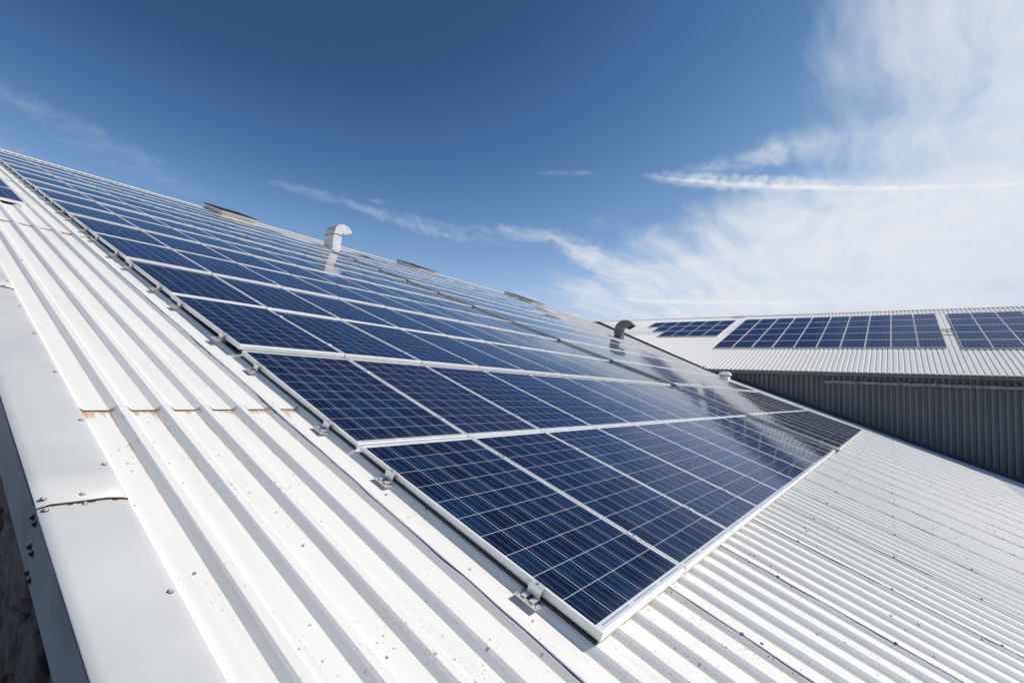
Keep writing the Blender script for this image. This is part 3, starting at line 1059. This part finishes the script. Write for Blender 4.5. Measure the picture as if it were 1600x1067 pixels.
G_A = 'panels of the large array nearest the verge'
for c in range(10):
    rows = 14 if c < 7 else (13 if c < 9 else 12)
    for r in range(rows):
        z0, z1 = rz(r)
        rt = 'bottom row' if r == 0 else ORD[r] + ' row up'
        ct = {0: 'at the left edge', 9: 'at the right edge'}.get(c, ORD[c] + ' from the left edge')
        lab = 'dark solar panel ' + ct + ' of the front array, ' + rt
        if (c, r) == (0, 0):
            lab = 'nearest dark blue solar panel at the lower left corner of the front array'
        add_panel('n', NEAR, c * DU, r * DV + rowdv.get(r, 0), z0, z1, lab, G_A)
UB = 10.165
G_B = 'panels of the second array past the narrow gap'
for c in range(9):
    rows = 12 if c < 4 else 14
    for r in range(rows):
        z0, z1 = rz(r)
        rt = 'bottom row' if r == 0 else ORD[r] + ' row up'
        ct = {0: 'first past the narrow gap', 8: 'at the far right edge'}.get(c, ORD[c] + ' past the narrow gap')
        du = 0.07 if r >= 12 else 0.0
        add_panel('n', NEAR, UB + c * DU + du, r * DV + rowdv.get(r, 0) - 0.06, z0 + 0.055, z1 + 0.055, 'blue solar panel ' + ct + ' in the second array, ' + rt, G_B)
G_C = 'panels of the upper block beside the valley'
for c in range(8):
    v0, rows = (15.35, 5) if c < 4 else (19.05, 3)
    for r in range(rows):
        rt = 'lowest row' if r == 0 else ORD[r] + ' row up'
        add_panel('n', NEAR, 19.42 + c * DU, v0 + r * DV, 0.05, 0.04, 'pale solar panel, ' + ORD[c] + ' column of the block beside the valley, ' + rt, G_C)
G_D = 'panels of the strip along the verge'
for r in range(3):
    add_panel('n', NEAR, -0.515 - W0, 10.62 + r * DV, 0.0, 0.0, 'solar panel in the narrow strip above the verge flashing, ' + ('lowest' if r == 0 else ORD[r] + ' one up'), G_D)
FN = 0.055
G_F = 'panels on the far hall roof'
for c in range(10):
    for r in range(5):
        rt = 'bottom row' if r == 0 else ('top row' if r == 4 else ORD[r] + ' row up')
        add_panel('f', FAR, -7.36 + c * 1.028, 4.18 + r * 1.696, FN, FN, 'panel in the middle array on the far roof, ' + ORD[c] + ' from left, ' + rt, G_F)
for c in range(4):
    for r in range(5):
        rt = 'bottom row' if r == 0 else ('top row' if r == 4 else ORD[r] + ' row up')
        add_panel('f', FAR, 3.40 + c * 1.012, 4.05 + r * 1.696, FN, FN, 'panel in the right array on the far roof, ' + ORD[c] + ' from left, ' + rt, G_F)
for r, (x0, n) in enumerate(((-11.95, 4), (-12.96, 5), (-13.97, 6))):
    for c in range(n):
        rt = ('lowest', 'middle', 'top')[r] + ' row'
        add_panel('f', FAR, x0 + c * 1.003, 7.42 + r * 1.72, FN, FN, 'panel in the stepped left array on the far roof, ' + ORD[c] + ' from left, ' + rt, G_F)


def area_in_picture(w, L):
    inv = camo.matrix_world.inverted()
    P = []
    for (x, y) in ((0, 0), (W0, 0), (W0, L), (0, L)):
        q = inv @ (w @ Vector((x, y, 0)))
        d = max(-q.z, 0.02)
        px, py = 0.5 + q.x / d * cam.lens / 36, 0.5 + q.y / d * cam.lens / 36 * 1024 / 682
        P.append((min(1, max(0, px)), min(1, max(0, py))))
    return abs(sum(P[i][0] * P[(i + 1) % 4][1] - P[(i + 1) % 4][0] * P[i][1] for i in range(4))) / 2


panels = [(area_in_picture(w, L0 if k == 'n' else L1), k, w, lab, grp) for k, w, lab, grp in panels]
panels.sort(key=lambda p: -p[0])
panels = [p for p in panels if p[0] > 1e-7]
KEEP = 298
# mid clamps that bridge two frames, shown on the nearest panels
mc = MB()
mc.box((-0.019, -0.035, 0.0005), (0.019, 0.035, 0.0035), 0, None, 0.0008)
mc.cyl((0, 0, 0.0035), 0.0065, 0.006, 0.005, 8, 1)
mc_me = mc.mesh('mid_clamp', [M['alu_bright'], M['zinc']])
for area, k, w, lab, grp in panels[:KEEP]:
    p = thing('solar_panel', lab, 'solar panel', w, grp)
    link('frame', PM[k][0], w, p)
    link('glass', PM[k][1], w, p)
    if area > 0.0012 and 'right edge' not in lab:
        for yy in (0.33, 1.40):
            link('clamp', mc_me, w @ T(W0 + 0.010, yy, 0.0), p)
if len(panels) > KEEP:
    rm = MB()
    uvs = []
    for q_, (area, k, w, lab, grp) in enumerate(panels[KEEP:]):
        for mi, me in enumerate(PM[k]):
            i0 = len(rm.v)
            rm.v += [tuple(w @ v.co) for v in me.vertices]
            for f in me.polygons:
                rm.f.append(tuple(i0 + i for i in f.vertices)); rm.m.append(mi); rm.s.append(False)
                uvs += [(me.vertices[i].co.x + 10.0 * (q_ + 1), me.vertices[i].co.y) for i in f.vertices]
    rm_me = rm.mesh('solar_panels', [M['alu'], M['merged_cells']])
    ul = rm_me.uv_layers.new(name='UVMap')
    for i, c in enumerate(uvs):
        ul.data[i].uv = c
    o = link('solar_panels', rm_me, None)
    tag(o, 'slivers of the remaining solar panels at the tops of the arrays', 'solar panels')
    o['kind'] = 'stuff'

# ------------------------------------------------------------------ edge clamps of the arrays
def clamp_meshes():
    a = MB()                                   # short rail plate screwed to the rib
    a.box((-0.082, -0.060, 0.000), (0.022, 0.060, 0.0022))
    for y0 in (0.010, -0.034):
        a.box((-0.066, y0, 0.0022), (0.0, y0 + 0.022, 0.0135))
        a.box((-0.060, y0 - 0.0095, 0.0023), (-0.004, y0 - 0.0005, 0.0030), 1)
    for (x, y) in ((-0.070, 0.050), (-0.070, 0.0), (-0.066, -0.050), (-0.045, -0.052)):
        a.cyl((x, y, 0.0022), 0.0042, 0.0040, 0.0008, 8, 1)
    b = MB()                                   # upright end clamp with a folded lip
    b.prism([(-0.026, 0.016), (-0.022, 0.016), (-0.022, 0.052), (-0.004, 0.052), (-0.0035, 0.0592), (0.009, 0.0592), (0.009, 0.0622), (-0.014, 0.0622), (-0.026, 0.0575)], 'y', -0.034, 0.034)
    c = MB()
    c.cyl((-0.012, 0.0, 0.010), 0.005, 0.005, 0.05, 8)
    c.cyl((-0.010, 0.0, 0.062), 0.0068, 0.0064, 0.0050, 6)
    c.cyl((-0.010, 0.0, 0.0605), 0.0085, 0.0085, 0.0018, 12)
    return a.mesh('base_plate', [M['alu_bright'], M['gap']]), b.mesh('clamp_block', M['alu_bright']), c.mesh('bolt', M['zinc'])


CM = clamp_meshes()
cr_ = random.Random(2)


def clamp(frame, u, v, n, label, group, detail=True):
    w = at(frame, u, v, n) @ Matrix.Rotation(cr_.uniform(-0.03, 0.03), 4, 'Z')
    t = thing('panel_clamp', label, 'clamp', w, group)
    link('base_plate', CM[0], w, t)
    link('clamp_block', CM[1], w, t)
    if detail:
        link('bolt', CM[2], w, t)
    return t


for r in range(13):
    z0, z1 = rz(r)
    for k, vv in enumerate((0.33, 1.40)):
        n = z0 + (z1 - z0) * vv / L0 - 0.0590
        rt = 'lowest panel' if r == 0 else ORD[r] + ' panel up'
        clamp(NEAR, -0.001, r * DV + rowdv.get(r, 0) + vv, n, 'silver clamp on the front array left edge, ' + ('lower' if k == 0 else 'upper') + ' one of the ' + rt, 'clamps along the left edge of the front array', r < 6)
for r in range(12):
    z0, z1 = rz(r)
    for k, vv in enumerate((0.33, 1.40)):
        n = z0 + (z1 - z0) * vv / L0 - 0.0040
        rt = 'lowest panel' if r == 0 else ORD[r] + ' panel up'
        clamp(NEAR, UB - 0.001, r * DV + rowdv.get(r, 0) - 0.06 + vv, n, 'silver clamp in the narrow gap between arrays, ' + ('lower' if k == 0 else 'upper') + ' one of the ' + rt, 'clamps in the gap between the two arrays', False)
for r in range(5):
    for k, vv in enumerate((0.3, 1.35)):
        rt = 'lowest panel' if r == 0 else ORD[r] + ' panel up'
        clamp(FAR, 3.399, 4.05 + r * 1.696 + vv, FN - 0.059, 'tiny clamp at the far roof right array, ' + ('lower' if k == 0 else 'upper') + ' one of the ' + rt, 'clamps at the right array of the far roof', False)
# cables that bridge the gap between two arrays on the far roof
for k, (s, lab) in enumerate(((7.0, 'lowest'), (7.85, 'middle'), (8.35, 'topmost'))):
    cb = MB()
    prev = None
    for i in range(13):
        t = i / 12
        px = 2.93 + (3.40 - 2.93) * t
        c = Vector((px, s + 0.05 * math.sin(t * 7 + k), 0.012 + 0.03 * abs(t - 0.5)))
        ring = [c + Vector((0, 0.014 * math.cos(a), 0.014 * math.sin(a))) for a in (0, 1.05, 2.09, 3.14, 4.19, 5.24)]
        if prev:
            for j in range(6):
                cb.face([prev[j], ring[j], ring[(j + 1) % 6], prev[(j + 1) % 6]])
        prev = ring
    o = link('cable', cb.mesh('cable', M['rubber']), FAR)
    tag(o, 'black cable bridging the gap between far roof arrays, ' + lab + ' of three', 'cable', 'cables between the far roof arrays')

# ------------------------------------------------------------------ roof vents


def arc(cx_, cz, r, a0, a1, n):
    return [(cx_ + r * math.cos(R(a0 + (a1 - a0) * i / n)), cz + r * math.sin(R(a0 + (a1 - a0) * i / n))) for i in range(n + 1)]


def gooseneck(label, u, v, rot, w, d, hbase, rad, end, mats, name='roof_vent', patch=True):
    """square duct with a turned-over elbow; local x is the way it turns"""
    p = NEAR @ Vector((u, v, NP))
    W = T(*p) @ Matrix.Rotation(rot, 4, 'Z')
    t = thing(name, label, 'roof vent', W, 'vents along the barn roof')
    b = MB()
    drop = 0.30
    b.box((-w / 2, -d / 2, -drop), (w / 2, d / 2, hbase))
    link('duct', b.mesh('duct', mats[0]), W, t)
    c = MB()
    c.box((-w / 2 - 0.018, -d / 2 - 0.018, hbase - 0.004), (w / 2 + 0.018, d / 2 + 0.018, hbase + 0.022))
    link('collar', c.mesh('collar', M['gap']), W, t)
    e = MB()
    z0 = hbase + 0.022
    cxx = w / 2 + rad
    out = [(-w / 2, z0)] + arc(cxx, z0 + 0.04, w + rad, 180, end, 18)
    inn = [(w / 2, z0)] + arc(cxx, z0 + 0.04, rad, 180, end, 18)
    n = len(out)
    th = 0.006
    for y, s in ((-d / 2 - 0.002, 1), (d / 2 + 0.002, -1)):
        for i in range(n - 1):
            q = [(out[i][0], y, out[i][1]), (inn[i][0], y, inn[i][1]), (inn[i + 1][0], y, inn[i + 1][1]), (out[i + 1][0], y, out[i + 1][1])]
            e.face(q if s > 0 else q[::-1], 0)
            q2 = [(a, y + s * th, z) for a, _, z in q]
            e.face(q2[::-1] if s > 0 else q2, 2)
    for i in range(n - 1):
        y0, y1 = -d / 2 - 0.002, d / 2 + 0.002
        e.face([(out[i][0], y0, out[i][1]), (out[i + 1][0], y0, out[i + 1][1]), (out[i + 1][0], y1, out[i + 1][1]), (out[i][0], y1, out[i][1])], 1, True)
        e.face([(inn[i][0], y1, inn[i][1]), (inn[i + 1][0], y1, inn[i + 1][1]), (inn[i + 1][0], y0, inn[i + 1][1]), (inn[i][0], y0, inn[i][1])], 1, True)
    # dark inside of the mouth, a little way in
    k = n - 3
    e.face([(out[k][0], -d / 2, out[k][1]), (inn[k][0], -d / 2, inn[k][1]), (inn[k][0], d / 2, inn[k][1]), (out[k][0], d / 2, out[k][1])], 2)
    if patch:
        yy = -d / 2 - 0.0045
        e.face([(-w / 2 + 0.005, yy, z0 + 0.06), (-w / 2 + 0.035, yy, z0 + 0.06), (-w / 2 + 0.07, yy, z0 + 0.27), (-w / 2 + 0.035, yy, z0 + 0.27)], 3)
    link('elbow', e.mesh('elbow', [mats[0], mats[1], M['black'], M['rustpaint']]), W, t)
    f = MB()                                   # apron on the roof
    f.box((-w / 2 - 0.10, -d / 2 - 0.12, 0.034), (w / 2 + 0.10, d / 2 + 0.12, 0.040), 0, Matrix.Rotation(-rot, 4, 'Z') @ Matrix.Rotation(TH, 4, 'X') @ Matrix.Rotation(rot, 4, 'Z'))
    link('apron', f.mesh('apron', M['galv']), W, t)
    return t


gooseneck('bright square gooseneck vent turned sideways, by the ridge left of the second skylight', 11.95, 22.52, 0.0, 0.44, 0.80, 0.70, 0.10, 25, (M['galv'], M['galv']))
gooseneck('dull grey curved gooseneck vent standing before the valley of the far roof', 24.75, 12.35, -math.pi / 2, 0.42, 0.44, 0.40, 0.19, 30, (M['galv_dull'], M['galv_dull']), patch=False)
# low domed vent
p = NEAR @ Vector((22.2, 5.45, NP))
W = T(*p)
t = thing('roof_vent', 'low white vent with a domed cap against the charcoal wall', 'roof vent', W, 'vents along the barn roof')
b = MB(); b.box((-0.20, -0.18, -0.2), (0.20, 0.18, 0.17))
link('duct', b.mesh('duct', M['white']), W, t)
b = MB(); b.box((-0.21, -0.19, 0.172), (0.21, 0.19, 0.21))
link('slot', b.mesh('slot', M['black']), W, t)
b = MB()
dome = arc(0, 0.21, 0.24, 0, 180, 16)
dome = [(y, 0.21 + (z - 0.21) * 0.72) for y, z in dome]
b.prism(dome, 'x', -0.22, 0.22)
link('cap', b.mesh('cap', M['white']), W, t)

# ------------------------------------------------------------------ skylights near the ridge


def skylight(label, u, v, w, length, h):
    Wd = at(NEAR, u, v, NC)
    t = thing('skylight', label, 'skylight', Wd, 'skylights below the ridge')
    b = MB()
    b.box((0, 0, -0.03), (w, length, h))
    link('upstand', b.mesh('upstand', M['cream']), Wd, t)
    b = MB()
    b.box((-0.05, -0.06, h), (w + 0.05, length + 0.04, h + 0.03))
    link('frame', b.mesh('skylight_frame', M['white']), Wd, t)
    b = MB()
    b.box((-0.06, -0.055, h + 0.03), (w + 0.045, length + 0.03, h + 0.085), 0, None, 0.008)
    link('cover', b.mesh('skylight_cover', M['black']), Wd, t)


skylight('box skylight with cream front below the ridge, farthest left of the three', 7.75, 25.3, 1.55, 2.2, 0.17)
skylight('box skylight with black cover on the ridge, middle one of the three', 19.65, 24.9, 1.5, 2.4, 0.15)
skylight('dark box skylight at the end of the ridge, farthest right of the three', 30.0, 23.0, 1.6, 3.0, 0.15)
